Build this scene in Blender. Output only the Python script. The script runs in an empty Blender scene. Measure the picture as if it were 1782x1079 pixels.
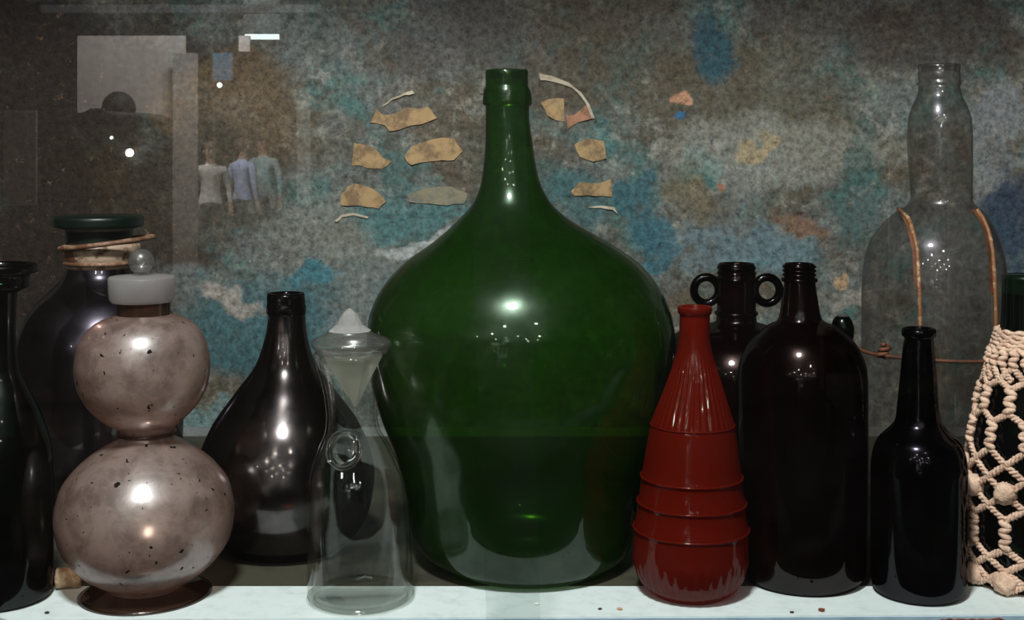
import bpy, bmesh, math, random
from mathutils import Vector, Matrix
random.seed(7)
S = bpy.context.scene
COL = S.collection
PI = math.pi
F, YH, HC = 2200.0, 270.0, 0.45          # focal length (px), horizon row, eye height over the shelf

# ------------------------------------------------------------------ camera, light, exposure
cam_d = bpy.data.cameras.new('camera'); cam = bpy.data.objects.new('camera', cam_d); COL.objects.link(cam)
cam_d.sensor_width = 36.0; cam_d.lens = 36.0 * F / 1782.0
cam_d.shift_y = -(539.5 - YH) / 1782.0
cam_d.clip_start = 0.02; cam_d.clip_end = 100
cam.location = (0, 0, HC); cam.rotation_euler = (PI / 2, 0, 0)
S.camera = cam
W = bpy.data.worlds.new('world'); S.world = W; W.use_nodes = True
W.node_tree.nodes['Background'].inputs[0].default_value = (0.5, 0.55, 0.6, 1)
W.node_tree.nodes['Background'].inputs[1].default_value = 0.02
S.view_settings.view_transform = 'Standard'; S.view_settings.look = 'None'
S.view_settings.gamma = 1.0; S.view_settings.use_curve_mapping = False
S.view_settings.exposure = 0.0
try:
    S.cycles.transparent_max_bounces = 40
    S.cycles.max_bounces = 14
except Exception:
    pass

def area(name, loc, target, shape, size, power, color=(1, 1, 1), size_y=None):
    d = bpy.data.lights.new(name, 'AREA'); d.shape = shape; d.size = size
    if size_y: d.size_y = size_y
    d.energy = power; d.color = color
    o = bpy.data.objects.new(name, d); COL.objects.link(o); o.location = loc
    o.rotation_euler = (Vector(target) - Vector(loc)).to_track_quat('-Z', 'Y').to_euler()
    return o
KEY = Vector((-0.18, 0.18, 1.84))
area('key_lamp_light', KEY, (0.0, 1.45, 0.15), 'DISK', 0.26, 66, (1.0, 0.985, 0.97))
HALL_FILLS = [(-1.5, -5.4), (-3.6, -9.0), (-4.6, -13.0), (1.0, -10.0)]  # added fill lamps, out of view, aimed back to brighten the reflected board and people
for i, (tx, ty) in enumerate(HALL_FILLS):
    area('hall_fill_light', (tx, ty, 2.78), (tx - .3, ty - 3.4, 0), 'RECTANGLE', 1.3, (320, 300, 520, 200)[i], (0.95, 1.0, 0.98), 0.09)

# ------------------------------------------------------------------ helpers
def lin(c):
    return tuple(((v / 255.0) / 12.92 if v <= 10 else (((v / 255.0) + 0.055) / 1.055) ** 2.4) for v in c)

def P(px, py, D):                      # a pixel at depth D -> world
    return Vector(((px - 891) * D / F, D, HC - (py - YH) * D / F))
PANE_Y = 1.172
def V(px, py, D):                      # a reflected thing: where it really stands, in the hall
    p = P(px, py, D); p.y = 2 * PANE_Y - D
    return p

def props(o, label=None, cat=None, group=None, kind=None):
    if label: o['label'] = label
    if cat: o['category'] = cat
    if group: o['group'] = group
    if kind: o['kind'] = kind
    return o

def empty(name, loc, label, cat, group=None):
    o = bpy.data.objects.new(name, None); COL.objects.link(o); o.location = loc
    o.empty_display_size = 0.05
    return props(o, label, cat, group)

def obj(name, bm, mat, parent=None, smooth=True, label=None):
    me = bpy.data.meshes.new(name); bm.normal_update(); bm.to_mesh(me); bm.free()
    if mat: me.materials.append(mat)
    if smooth:
        me.polygons.foreach_set('use_smooth', [True] * len(me.polygons))
    o = bpy.data.objects.new(name, me); COL.objects.link(o)
    if parent: o.parent = parent
    if label: o['label'] = label
    return o

def box_bm(x0, x1, y0, y1, z0, z1, bevel=0.0, bm=None):
    own = bm is None
    bm = bm or bmesh.new()
    r = bmesh.ops.create_cube(bm, size=1.0)
    for v in r['verts']:
        v.co = Vector(((x0 + x1) / 2 + v.co.x * (x1 - x0), (y0 + y1) / 2 + v.co.y * (y1 - y0), (z0 + z1) / 2 + v.co.z * (z1 - z0)))
    if bevel and own:
        bmesh.ops.bevel(bm, geom=bm.edges[:], offset=bevel, segments=2, affect='EDGES', profile=0.7)
    return bm

def tube_bm(pts, rads, sides=8, bm=None, closed=False):
    bm = bm or bmesh.new()
    pts = [Vector(p) for p in pts]; n = len(pts)
    if not isinstance(rads, (list, tuple)): rads = [rads] * n
    rings = []; up = Vector((0, 0, 1)); prev = None
    for i in range(n):
        if closed: t = pts[(i + 1) % n] - pts[i - 1]
        else: t = pts[min(i + 1, n - 1)] - pts[max(i - 1, 0)]
        t.normalize()
        if prev is None:
            a = t.cross(up)
            if a.length < 1e-3: a = t.cross(Vector((0, 1, 0)))
        else:
            a = prev - t * prev.dot(t)
            if a.length < 1e-6: a = t.cross(up)
        a.normalize(); prev = a; b = t.cross(a)
        rings.append([bm.verts.new(pts[i] + (a * math.cos(2 * PI * k / sides) + b * math.sin(2 * PI * k / sides)) * rads[i]) for k in range(sides)])
    m = n if closed else n - 1
    for i in range(m):
        A, B = rings[i], rings[(i + 1) % n]
        for k in range(sides):
            bm.faces.new((A[k], A[(k + 1) % sides], B[(k + 1) % sides], B[k]))
    if not closed:
        bm.faces.new(rings[0][::-1]); bm.faces.new(rings[-1])
    return bm

def ball_bm(c, r, sx=1, sy=1, sz=1, u=16, v=10, bm=None, rot=None):
    bm = bm or bmesh.new()
    q = bmesh.ops.create_uvsphere(bm, u_segments=u, v_segments=v, radius=1.0)
    for w in q['verts']:
        p = Vector((w.co.x * r * sx, w.co.y * r * sy, w.co.z * r * sz))
        if rot: p = rot @ p
        w.co = Vector(c) + p
    return bm

def pchip(xs, ys):
    n = len(xs); h = [xs[i + 1] - xs[i] for i in range(n - 1)]
    d = [(ys[i + 1] - ys[i]) / h[i] for i in range(n - 1)]
    m = [0.0] * n; m[0] = d[0]; m[-1] = d[-1]
    for i in range(1, n - 1):
        if d[i - 1] * d[i] > 0:
            w1 = 2 * h[i] + h[i - 1]; w2 = h[i] + 2 * h[i - 1]
            m[i] = (w1 + w2) / (w1 / d[i - 1] + w2 / d[i])
    def f(x):
        x = min(max(x, xs[0]), xs[-1]); i = 0
        while i < n - 2 and x > xs[i + 1]: i += 1
        t = (x - xs[i]) / h[i]
        return ((2 * t**3 - 3 * t**2 + 1) * ys[i] + (t**3 - 2 * t**2 + t) * h[i] * m[i] + (-2 * t**3 + 3 * t**2) * ys[i + 1] + (t**3 - t**2) * h[i] * m[i + 1])
    return f

class Bottle:
    """A turned vessel: its outline is given as (row, left, right); the last row is its foot on the shelf."""
    def __init__(s, z, prof):
        s.z = z; s.base_row = YH + F * HC / z
        prof = [p for p in prof if p[0] < s.base_row - 1] + [(s.base_row, prof[-1][1], prof[-1][2])]
        s.prof = prof; ys = [p[0] for p in prof]
        s.fr = pchip(ys, [(p[2] - p[1]) / 2 * z / F for p in prof])
        s.fc = pchip(ys, [((p[2] + p[1]) / 2 - 891) * z / F for p in prof])
        s.cx = s.fc(s.base_row)
        s.loc = Vector((s.cx, z, 0))
    def h(s, row): return HC - (row - YH) * s.z / F
    def row(s, h): return YH + (HC - h) * F / s.z
    def r(s, row): return s.fr(row)
    def pt(s, row, ang, off=0.0):        # local point; ang 0 = towards the camera, + = right
        rr = s.fr(row) + off
        return Vector((s.fc(row) - s.cx + rr * math.sin(ang), -rr * math.cos(ang), s.h(row)))
    def rows(s, a, b, step=5.0):
        ks = [p[0] for p in s.prof if a < p[0] < b]
        out = [a]
        for k in ks + [b]:
            n = max(1, int(math.ceil((k - out[-1]) / step)))
            st = out[-1]
            out += [st + (k - st) * (i + 1) / n for i in range(n)]
        return out
    def shell(s, a=None, b=None, seg=64, top='open', bottom='open', step=5.0, mod=None, lip=0.78, lipdepth=14):
        a = s.prof[0][0] if a is None else a; b = s.base_row if b is None else b
        bm = bmesh.new(); rings = []
        def ring(c, r, h, md=None):
            return [bm.verts.new((c + (r + (md(k * 2 * PI / seg) if md else 0)) * math.sin(2 * PI * k / seg), -(r + (md(k * 2 * PI / seg) if md else 0)) * math.cos(2 * PI * k / seg), h)) for k in range(seg)]
        if top == 'mouth':
            c = s.fc(a) - s.cx; r = s.fr(a)
            rings.append(ring(c, r * lip, s.h(a + lipdepth)))
            rings.append(ring(c, r * lip, s.h(a + 2)))
            rings.append(ring(c, r * (lip + 0.06), s.h(a)))
            rings.append(ring(c, r * 0.95, s.h(a)))
        for y in s.rows(a, b, step):
            rings.append(ring(s.fc(y) - s.cx, s.fr(y), s.h(y), (lambda t, y=y: mod(y, t)) if mod else None))
        for A, B in zip(rings, rings[1:]):
            for k in range(seg):
                bm.faces.new((A[k], B[k], B[(k + 1) % seg], A[(k + 1) % seg]))
        if bottom == 'punt':
            c = s.fc(b) - s.cx; r = s.fr(b)
            A = rings[-1]
            for f, dz in ((0.9, 0.0004), (0.72, 0.006), (0.4, 0.014)):
                B = ring(c, r * f, s.h(b) + dz)
                for k in range(seg): bm.faces.new((A[k], B[k], B[(k + 1) % seg], A[(k + 1) % seg]))
                A = B
            bm.faces.new(A)
        elif bottom == 'flat': bm.faces.new(rings[-1])
        if top == 'cap': bm.faces.new(rings[0][::-1])
        bmesh.ops.recalc_face_normals(bm, faces=bm.faces[:])
        return bm
    def ring(s, row, thick, off=0.0, seg=64, sides=8, squash=1.0):
        bm = tube_bm([s.pt(row, 2 * PI * k / seg, off) for k in range(seg)], thick, sides, closed=True)
        if squash != 1.0:
            hz = s.h(row)
            for v in bm.verts: v.co.z = hz + (v.co.z - hz) * squash
        return bm
    def hit(s, px, py, off=0.0):         # the front surface under a pixel, local
        Y = s.z
        for _ in range(12):
            X = (px - 891) * Y / F; h = HC - (py - YH) * Y / F
            rw = s.row(h); rr = s.fr(rw) + off; dx = X - s.fc(rw)
            Y = s.z - math.sqrt(max(rr * rr - dx * dx, 0))
        return Vector((X - s.cx, Y - s.z, h))

# ------------------------------------------------------------------ materials
def mat(name):
    m = bpy.data.materials.new(name); m.use_nodes = True
    nt = m.node_tree; nt.nodes.clear()
    out = nt.nodes.new('ShaderNodeOutputMaterial')
    return m, nt, out
def N(nt, t, **kw):
    n = nt.nodes.new(t)
    for k, v in kw.items():
        if hasattr(n, k): setattr(n, k, v)
        else: n.inputs[k.replace('_', ' ')].default_value = v
    return n
def L(nt, a, b): nt.links.new(a, b)
def math_n(nt, op, a, b=None, clamp=False):
    n = nt.nodes.new('ShaderNodeMath'); n.operation = op; n.use_clamp = clamp
    for i, v in enumerate((a, b)):
        if v is None: continue
        if isinstance(v, (int, float)): n.inputs[i].default_value = v
        else: nt.links.new(v, n.inputs[i])
    return n.outputs[0]
def mixc(nt, f, a, b, blend='MIX'):
    n = nt.nodes.new('ShaderNodeMix'); n.data_type = 'RGBA'; n.blend_type = blend; n.clamp_factor = True
    for sock, v in ((n.inputs[0], f), (n.inputs[6], a), (n.inputs[7], b)):
        if isinstance(v, (int, float)): sock.default_value = v
        elif isinstance(v, tuple): sock.default_value = (*v[:3], 1)
        else: nt.links.new(v, sock)
    return n.outputs[2]
def noise(nt, scale, detail=4, rough=0.6, dist=0.0, vec=None):
    n = nt.nodes.new('ShaderNodeTexNoise'); n.inputs['Scale'].default_value = scale
    n.inputs['Detail'].default_value = detail; n.inputs['Roughness'].default_value = rough; n.inputs['Distortion'].default_value = dist
    if vec is None:
        c = nt.nodes.new('ShaderNodeTexCoord'); vec = c.outputs['Object']
    nt.links.new(vec, n.inputs['Vector'])
    return n.outputs['Fac']
def ramp(nt, v, lo, hi):
    n = nt.nodes.new('ShaderNodeMapRange'); n.clamp = True; n.interpolation_type = 'SMOOTHSTEP'
    nt.links.new(v, n.inputs[0]); n.inputs[1].default_value = lo; n.inputs[2].default_value = hi
    return n.outputs[0]
def shmix(nt, f, a, b):
    n = nt.nodes.new('ShaderNodeMixShader')
    if isinstance(f, (int, float)): n.inputs[0].default_value = f
    else: nt.links.new(f, n.inputs[0])
    nt.links.new(a, n.inputs[1]); nt.links.new(b, n.inputs[2])
    return n.outputs[0]

def thin_glass(name, tc, te, f0=0.08, rough=0.02, power=2.0, haze=0.03, haze_rough=0.32, haze_col=(1, 1, 1),
               body=0.0, body_col=(0.5, 0.5, 0.5), speck=0.0, bump=0.0, edge=0.45):
    """One wall of an empty vessel: tinted, more so where it is crossed aslant, with a Schlick reflection and a dusty film."""
    m, nt, out = mat(name)
    lw = N(nt, 'ShaderNodeLayerWeight'); lw.inputs['Blend'].default_value = 0.5
    f = lw.outputs['Facing']
    tr = N(nt, 'ShaderNodeBsdfTransparent')
    L(nt, mixc(nt, math_n(nt, 'POWER', f, power, True), tc, te), tr.inputs['Color'])
    gl = N(nt, 'ShaderNodeBsdfGlossy'); gl.inputs['Roughness'].default_value = rough; gl.inputs['Color'].default_value = (1, 1, 1, 1)
    if bump:
        b = N(nt, 'ShaderNodeBump'); b.inputs['Strength'].default_value = bump; b.inputs['Distance'].default_value = 0.004
        L(nt, noise(nt, 26, 3), b.inputs['Height']); L(nt, b.outputs['Normal'], gl.inputs['Normal'])
    fr = math_n(nt, 'ADD', math_n(nt, 'MULTIPLY', math_n(nt, 'POWER', f, 5.0), edge - f0), f0, True)
    cur = tr.outputs[0]
    if body:
        df = N(nt, 'ShaderNodeBsdfDiffuse'); tl = N(nt, 'ShaderNodeBsdfTranslucent')
        df.inputs['Color'].default_value = (*body_col, 1); tl.inputs['Color'].default_value = (*body_col, 1)
        cur = shmix(nt, body, cur, shmix(nt, 0.5, df.outputs[0], tl.outputs[0]))
    if haze:
        hz = N(nt, 'ShaderNodeBsdfGlossy'); hz.inputs['Roughness'].default_value = haze_rough; hz.inputs['Color'].default_value = (*haze_col, 1)
        hf = math_n(nt, 'MULTIPLY', ramp(nt, noise(nt, 14, 5, 0.65), 0.2, 0.8), 2 * haze, True)
        cur = shmix(nt, hf, cur, hz.outputs[0])
    cur = shmix(nt, fr, cur, gl.outputs[0])
    if speck:
        d2 = N(nt, 'ShaderNodeBsdfDiffuse'); d2.inputs['Color'].default_value = (0.55, 0.52, 0.47, 1)
        cur = shmix(nt, math_n(nt, 'MULTIPLY', ramp(nt, noise(nt, 60, 6, 0.8), 0.52, 0.75), speck), cur, d2.outputs[0])
    L(nt, cur, out.inputs[0])
    return m

def clear_glass(name, ior=1.48, col=(1, 1, 1), rough=0.0, milk=0.0, milk_col=(0.8, 0.78, 0.7)):
    m, nt, out = mat(name)
    g = N(nt, 'ShaderNodeBsdfGlass'); g.inputs['IOR'].default_value = ior; g.inputs['Roughness'].default_value = rough; g.inputs['Color'].default_value = (*col, 1)
    cur = g.outputs[0]
    if milk:
        d = N(nt, 'ShaderNodeBsdfDiffuse'); d.inputs['Color'].default_value = (*milk_col, 1)
        t = N(nt, 'ShaderNodeBsdfTranslucent'); t.inputs['Color'].default_value = (*milk_col, 1)
        cur = shmix(nt, milk, cur, shmix(nt, 0.5, d.outputs[0], t.outputs[0]))
    L(nt, cur, out.inputs[0])
    return m

def plain(name, col, rough=0.6, var=0.0, scale=30, col2=None, bump=0.0, metallic=0.0, bscale=None, lo=0.42, hi=0.62):
    m, nt, out = mat(name)
    p = N(nt, 'ShaderNodeBsdfPrincipled'); p.inputs['Roughness'].default_value = rough; p.inputs['Metallic'].default_value = metallic
    if name.startswith(('dark_hall', 'hall_')): p.inputs['Specular IOR Level'].default_value = 0.05
    if col2 is None and var: col2 = tuple(c * (1 - var) for c in col)
    if col2 is not None:
        L(nt, mixc(nt, ramp(nt, noise(nt, scale, 6, 0.7), lo, hi), col, col2), p.inputs['Base Color'])
    else: p.inputs['Base Color'].default_value = (*col, 1)
    if bump:
        b = N(nt, 'ShaderNodeBump'); b.inputs['Strength'].default_value = bump; b.inputs['Distance'].default_value = 0.003
        L(nt, noise(nt, bscale or scale * 3, 4), b.inputs['Height']); L(nt, b.outputs['Normal'], p.inputs['Normal'])
    L(nt, p.outputs[0], out.inputs[0])
    return m
def emit(name, col, s):
    m, nt, out = mat(name)
    e = N(nt, 'ShaderNodeEmission'); e.inputs[0].default_value = (*col, 1); e.inputs[1].default_value = s
    L(nt, e.outputs[0], out.inputs[0]); return m

# wall of old peeling paint
WALL_Y = 2.033
GAIN = 1.25
def wall_material():
    m, nt, out = mat('peeling_blue_paint')
    tc = N(nt, 'ShaderNodeTexCoord'); vec = tc.outputs['Object']
    def g(c):
        v = lin(c); v = (v[0], v[1], v[2] * (.72 if v[2] > 2.5 * v[0] else 1)); y = .3 * v[0] + .55 * v[1] + .15 * v[2]
        return tuple(min((q * .78 + y * .22) * GAIN, 0.9) for q in v)
    c = mixc(nt, ramp(nt, noise(nt, 5.5, 6, 0.62, 0.6), 0.38, 0.64), g((92, 98, 96)), g((84, 74, 58)))
    c = mixc(nt, ramp(nt, noise(nt, 9, 6, 0.65, 0.4, N_off(nt, vec, (3, 7, 1))), 0.5, 0.68), c, g((62, 102, 116)))
    c = mixc(nt, ramp(nt, noise(nt, 16, 6, 0.7, 0.2, N_off(nt, vec, (9, 2, 5))), 0.55, 0.72), c, g((132, 130, 122)))
    mid = noise(nt, 34, 5, 0.7, 0.3, N_off(nt, vec, (8, 3, 6)))
    c = mixc(nt, math_n(nt, 'MULTIPLY', ramp(nt, mid, 0.52, 0.66), 0.55), c, g((58, 48, 34)))
    c = mixc(nt, math_n(nt, 'MULTIPLY', ramp(nt, mid, 0.46, 0.34), 0.40), c, g((148, 146, 132)))
    # stains and patches with a place of their own on the wall
    nz = noise(nt, 7, 5, 0.65, 0.0, N_off(nt, vec, (1, 4, 8)))
    nz2 = noise(nt, 26, 5, 0.65, 0.0, N_off(nt, vec, (6, 4, 2)))
    wn = nt.nodes.new('ShaderNodeTexNoise'); wn.inputs['Scale'].default_value = 9; wn.inputs['Detail'].default_value = 5; L(nt, vec, wn.inputs['Vector'])
    wv = nt.nodes.new('ShaderNodeVectorMath'); wv.operation = 'MULTIPLY_ADD'; L(nt, wn.outputs['Color'], wv.inputs[0]); wv.inputs[1].default_value = (.16, .16, .16)
    wo = nt.nodes.new('ShaderNodeVectorMath'); wo.operation = 'ADD'; L(nt, vec, wo.inputs[0]); wo.inputs[1].default_value = (-.08, -.08, -.08)
    L(nt, wo.outputs[0], wv.inputs[2])
    sep = N(nt, 'ShaderNodeSeparateXYZ'); L(nt, wv.outputs[0], sep.inputs[0])
    k = WALL_Y / F
    blobs = [
        (140, 330, 230, 230, (46, 34, 20), .92), (110, 560, 150, 150, (34, 28, 20), .92), (150, 100, 300, 130, (44, 36, 30), .9), (60, 250, 120, 260, (36, 26, 18), .8), (430, 190, 150, 130, (92, 72, 44), .75),
        (400, 300, 120, 90, (62, 55, 44), .85), (1010, 70, 210, 110, (74, 62, 46), .7), (1300, 150, 220, 80, (78, 70, 52), .6), (800, 60, 120, 90, (76, 72, 70), .6),
        (650, 500, 330, 70, (104, 116, 116), .6), (560, 400, 110, 55, (112, 116, 108), .6), (440, 560, 110, 105, (40, 88, 112), .85), (540, 480, 46, 28, (36, 104, 136), .9),
        (720, 370, 110, 48, (52, 106, 126), .8), (690, 300, 80, 24, (54, 96, 110), .7), (1235, 85, 48, 66, (32, 74, 102), .95), (1240, 290, 46, 40, (38, 104, 122), .9),
        (1130, 420, 40, 50, (38, 92, 124), .9), (1120, 330, 44, 36, (40, 88, 116), .8), (930, 330, 60, 60, (46, 90, 104), .5), (1000, 340, 60, 50, (40, 96, 120), .6), (1290, 430, 120, 40, (84, 112, 124), .7),
        (1385, 378, 52, 16, (112, 82, 60), .9), (1518, 40, 20, 11, (64, 14, 8), 1.0), (1350, 260, 190, 60, (134, 134, 124), .55), (1210, 350, 46, 60, (106, 92, 62), .6),
        (400, 510, 60, 26, (150, 138, 128), .8), (1485, 525, 56, 22, (140, 132, 120), .7), (750, 425, 100, 16, (160, 166, 166), .7),
        (1500, 320, 40, 110, (46, 84, 96), .6), (1730, 250, 44, 110, (118, 124, 130), .6), (1765, 380, 40, 80, (34, 54, 92), .85), (1640, 60, 160, 60, (62, 52, 46), .7),
        (1440, 30, 120, 40, (66, 56, 46), .6), (1465, 478, 9, 18, (178, 140, 96), .8), (1278, 312, 9, 10, (160, 100, 62), .9), (345, 735, 60, 40, (96, 128, 150), .7), (1330, 240, 26, 16, (158, 134, 86), .7), (1162, 172, 17, 14, (176, 122, 84), .9), (1180, 205, 8, 6, (20, 90, 150), .9),
    ]
    for (bx, by, rx, ry, col, st) in blobs:
        p = P(bx, by, WALL_Y)
        dx = math_n(nt, 'DIVIDE', math_n(nt, 'SUBTRACT', sep.outputs[0], p.x), rx * k)
        dz = math_n(nt, 'DIVIDE', math_n(nt, 'SUBTRACT', sep.outputs[2], p.z), ry * k)
        d = math_n(nt, 'ADD', math_n(nt, 'MULTIPLY', dx, dx), math_n(nt, 'MULTIPLY', dz, dz))
        d = math_n(nt, 'ADD', d, math_n(nt, 'MULTIPLY', math_n(nt, 'SUBTRACT', nz2 if min(rx, ry) < 42 else nz, 0.5), 4.2))
        n = nt.nodes.new('ShaderNodeMapRange'); n.clamp = True; n.interpolation_type = 'SMOOTHSTEP'
        nt.links.new(d, n.inputs[0]); n.inputs[1].default_value = 1.5; n.inputs[2].default_value = 0.35; n.inputs[3].default_value = 0; n.inputs[4].default_value = st
        c = mixc(nt, n.outputs[0], c, g(col))
    fine = noise(nt, 95, 4, 0.75, 0.0, N_off(nt, vec, (2, 2, 2)))
    n = nt.nodes.new('ShaderNodeMapRange'); nt.links.new(fine, n.inputs[0]); n.inputs[1].default_value = .3; n.inputs[2].default_value = .7; n.inputs[3].default_value = .4; n.inputs[4].default_value = 1.6
    cc = N(nt, 'ShaderNodeCombineColor')
    for i in range(3): L(nt, n.outputs[0], cc.inputs[i])
    c = mixc(nt, 1.0, c, cc.outputs[0], 'MULTIPLY')
    c = mixc(nt, math_n(nt, 'MULTIPLY', ramp(nt, noise(nt, 60, 5, 0.75, 0, N_off(nt, vec, (5, 5, 1))), 0.58, 0.7), 0.6), c, g((128, 92, 60)))
    c = mixc(nt, math_n(nt, 'MULTIPLY', ramp(nt, noise(nt, 70, 5, 0.75, 0, N_off(nt, vec, (7, 1, 3))), 0.6, 0.7), 0.7), c, g((30, 28, 24)))
    p = N(nt, 'ShaderNodeBsdfPrincipled'); p.inputs['Roughness'].default_value = 0.75; p.inputs['Specular IOR Level'].default_value = 0.25
    L(nt, c, p.inputs['Base Color'])
    b = N(nt, 'ShaderNodeBump'); b.inputs['Strength'].default_value = 0.5; b.inputs['Distance'].default_value = 0.004
    L(nt, fine, b.inputs['Height']); L(nt, b.outputs['Normal'], p.inputs['Normal'])
    L(nt, p.outputs[0], out.inputs[0])
    return m
def N_off(nt, vec, off):
    n = nt.nodes.new('ShaderNodeVectorMath'); n.operation = 'ADD'; nt.links.new(vec, n.inputs[0]); n.inputs[1].default_value = off
    return n.outputs[0]

M = {}
M['wall'] = wall_material()
M['shelf'] = plain('white_shelf_paint', (0.72, 0.80, 0.80), 0.55, scale=45, col2=(0.58, 0.66, 0.66), bump=0.15, lo=.45, hi=.75)
M['shelf_edge'] = plain('blue_edge_paint', (0.36, 0.50, 0.60), 0.6, scale=25, col2=(0.28, 0.40, 0.50))
M['rust'] = plain('red_rust', (0.22, 0.045, 0.02), 0.8, scale=60, col2=(0.10, 0.02, 0.012), bump=0.4)
M['dark'] = plain('dark_paint', (0.02, 0.019, 0.018), 0.7, var=0.4, scale=8)
M['raised_patch'] = plain('ochre_patch', (0.46, 0.30, 0.145), 0.75, scale=38, col2=(0.22, 0.14, 0.075), bump=0.6, bscale=60)
M['raised_patch_red'] = plain('russet_patch', (0.46, 0.22, 0.13), 0.75, scale=38, col2=(0.26, 0.12, 0.07), bump=0.6, bscale=60)
M['raised_patch_dim'] = plain('dull_patch', (0.27, 0.24, 0.16), 0.8, scale=38, col2=(0.17, 0.17, 0.14), bump=0.6, bscale=60)
M['raised_patch_pale'] = plain('pale_patch', (0.55, 0.47, 0.36), 0.7, scale=40, col2=(0.42, 0.34, 0.24))

# ------------------------------------------------------------------ the setting: display case and the hall in front of it
def struct(name, bm, m, smooth=False):
    o = obj(name, bm, m, smooth=smooth); o['kind'] = 'structure'; return o
wall = struct('wall_back', box_bm(-1.05, 1.05, WALL_Y, WALL_Y + 0.03, -0.02, 1.32), M['wall'])
struct('wall_left', box_bm(-1.08, -1.05, 1.20, WALL_Y + .03, -0.02, 1.32), M['dark'])
struct('wall_right', box_bm(1.05, 1.08, 1.20, WALL_Y + .03, -0.02, 1.32), M['dark'])
struct('trim_1', box_bm(-1.08, 1.08, 1.20, WALL_Y + .03, 1.19, 1.23), M['dark'])
FLOOR_Z, CEIL_Z, FAR_Y = -1.05, 3.00, -19.5
hall_d = plain('dark_hall_wall', (0.014, 0.011, 0.010), 0.8, var=0.3, scale=2)
hall_c = plain('dark_hall_ceiling', (0.012, 0.012, 0.013), 0.8, var=0.3, scale=2)
hall_f = plain('hall_floor', (0.02, 0.015, 0.012), 0.7, var=0.3, scale=2)
struct('floor', box_bm(-9, 6, FAR_Y, 2.3, FLOOR_Z - 0.05, FLOOR_Z), hall_f)
struct('ceiling', box_bm(-9, 6, FAR_Y, 2.3, CEIL_Z, CEIL_Z + 0.05), hall_c)
struct('wall_far', box_bm(-9, 6, FAR_Y - 0.1, FAR_Y, FLOOR_Z, CEIL_Z), hall_d)
# shelf: painted board with a slanting front edge and a broken left corner
def ground(px, py): D = F * HC / (py - YH); return Vector(((px - 891) * D / F, D, 0))
fl, fr_ = ground(14, 1079), ground(1782, 1069)
sl = (fr_ - fl) / (fr_.x - fl.x)
pr = fl + sl * (1.02 - fl.x); cl = ground(-60, 930)
SPLIT = F * HC / (1020 - YH)
def slab(outline, t=0.045):
    bm = bmesh.new(); top = [bm.verts.new(p) for p in outline]; bot = [bm.verts.new(p + Vector((0, 0, -t))) for p in outline]
    bm.faces.new(top); bm.faces.new(bot[::-1])
    for i in range(len(top)):
        j = (i + 1) % len(top); bm.faces.new((top[i], bot[i], bot[j], top[j]))
    bmesh.ops.recalc_face_normals(bm, faces=bm.faces[:])
    return bm
bm = slab([Vector((-1.04, SPLIT, 0)), Vector((-1.04, cl.y, 0)), cl, fl, pr, Vector((1.02, SPLIT, 0))] if cl.y < SPLIT else [Vector((cl.x, SPLIT, 0)), fl, pr, Vector((1.02, SPLIT, 0))])
shelf = empty('display_shelf', (0, 1.6, 0), 'wooden shelf carrying all the bottles, white front board with blue edge', 'shelf')
def local(bm, o):
    for v in bm.verts: v.co -= o.location
    return bm
obj('front_board', local(bm, shelf), M['shelf'], shelf, smooth=False, label='white painted front board')
M['rear'] = plain('shaded_olive_brown_board', (0.046, 0.044, 0.026), 0.8, scale=14, col2=(0.026, 0.022, 0.015), bump=0.2)  # dark board tone, deepened further so the colour holds the bottles' shade
obj('rear_board', local(slab([Vector((-1.04, WALL_Y - .003, 0)), Vector((-1.04, SPLIT + .0015, 0)), Vector((1.02, SPLIT + .0015, 0)), Vector((1.02, WALL_Y - .003, 0))]), shelf), M['rear'], shelf, smooth=False, label='olive brown board behind the white front board, darkened for shade')
struct('baseboard_back', box_bm(-1.04, 1.02, WALL_Y - .012, WALL_Y - .0005, 0.0005, 0.013), plain('pale_batten', (.24, .25, .25), .7, var=.3, scale=20))
a, b = fl + Vector((0, -.0012, 0)), pr + Vector((0, -.0012, 0))
bm = bmesh.new()
q = [a + Vector((0, 0, -.0015)), b + Vector((0, 0, -.0015)), b + Vector((0, 0, -.044)), a + Vector((0, 0, -.044))]
vs = [bm.verts.new(p) for p in q]; v2 = [bm.verts.new(p + Vector((0, .0012, 0))) for p in q]
bm.faces.new(vs[::-1]); bm.faces.new(v2)
for i in range(4): bm.faces.new((vs[i], vs[(i + 1) % 4], v2[(i + 1) % 4], v2[i]))
bmesh.ops.recalc_face_normals(bm, faces=bm.faces[:])
obj('front_edge', local(bm, shelf), M['shelf_edge'], shelf, smooth=False, label='blue grey painted front edge')
yr = fl.y + sl.y * ((1690 - 891) * 1.234 / F - fl.x)
rx0, rx1 = (1636 - 891) * yr / F, (1746 - 891) * yr / F
bm = bmesh.new()
edge = [(rx0 + (rx1 - rx0) * i / 14, -0.0035 + random.uniform(-.0008, .0012)) for i in range(15)]
A = [bm.verts.new((x, yr - .004, z)) for x, z in edge]; B = [bm.verts.new((x, yr - .004, -.04)) for x, z in edge]
A2 = [bm.verts.new((x, yr + .001, z)) for x, z in edge]
for i in range(14):
    bm.faces.new((A[i], B[i], B[i + 1], A[i + 1])); bm.faces.new((A2[i], A[i], A[i + 1], A2[i + 1]))
obj('rust_patch', local(bm, shelf), M['rust'], shelf, smooth=False, label='rust red patch on the front edge')
cab = props(obj('base_cabinet', box_bm(-1.05, 1.05, 1.30, WALL_Y, FLOOR_Z, -0.046, 0.004), M['dark'], smooth=False), 'dark cabinet base below the white shelf board', 'cabinet')

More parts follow.
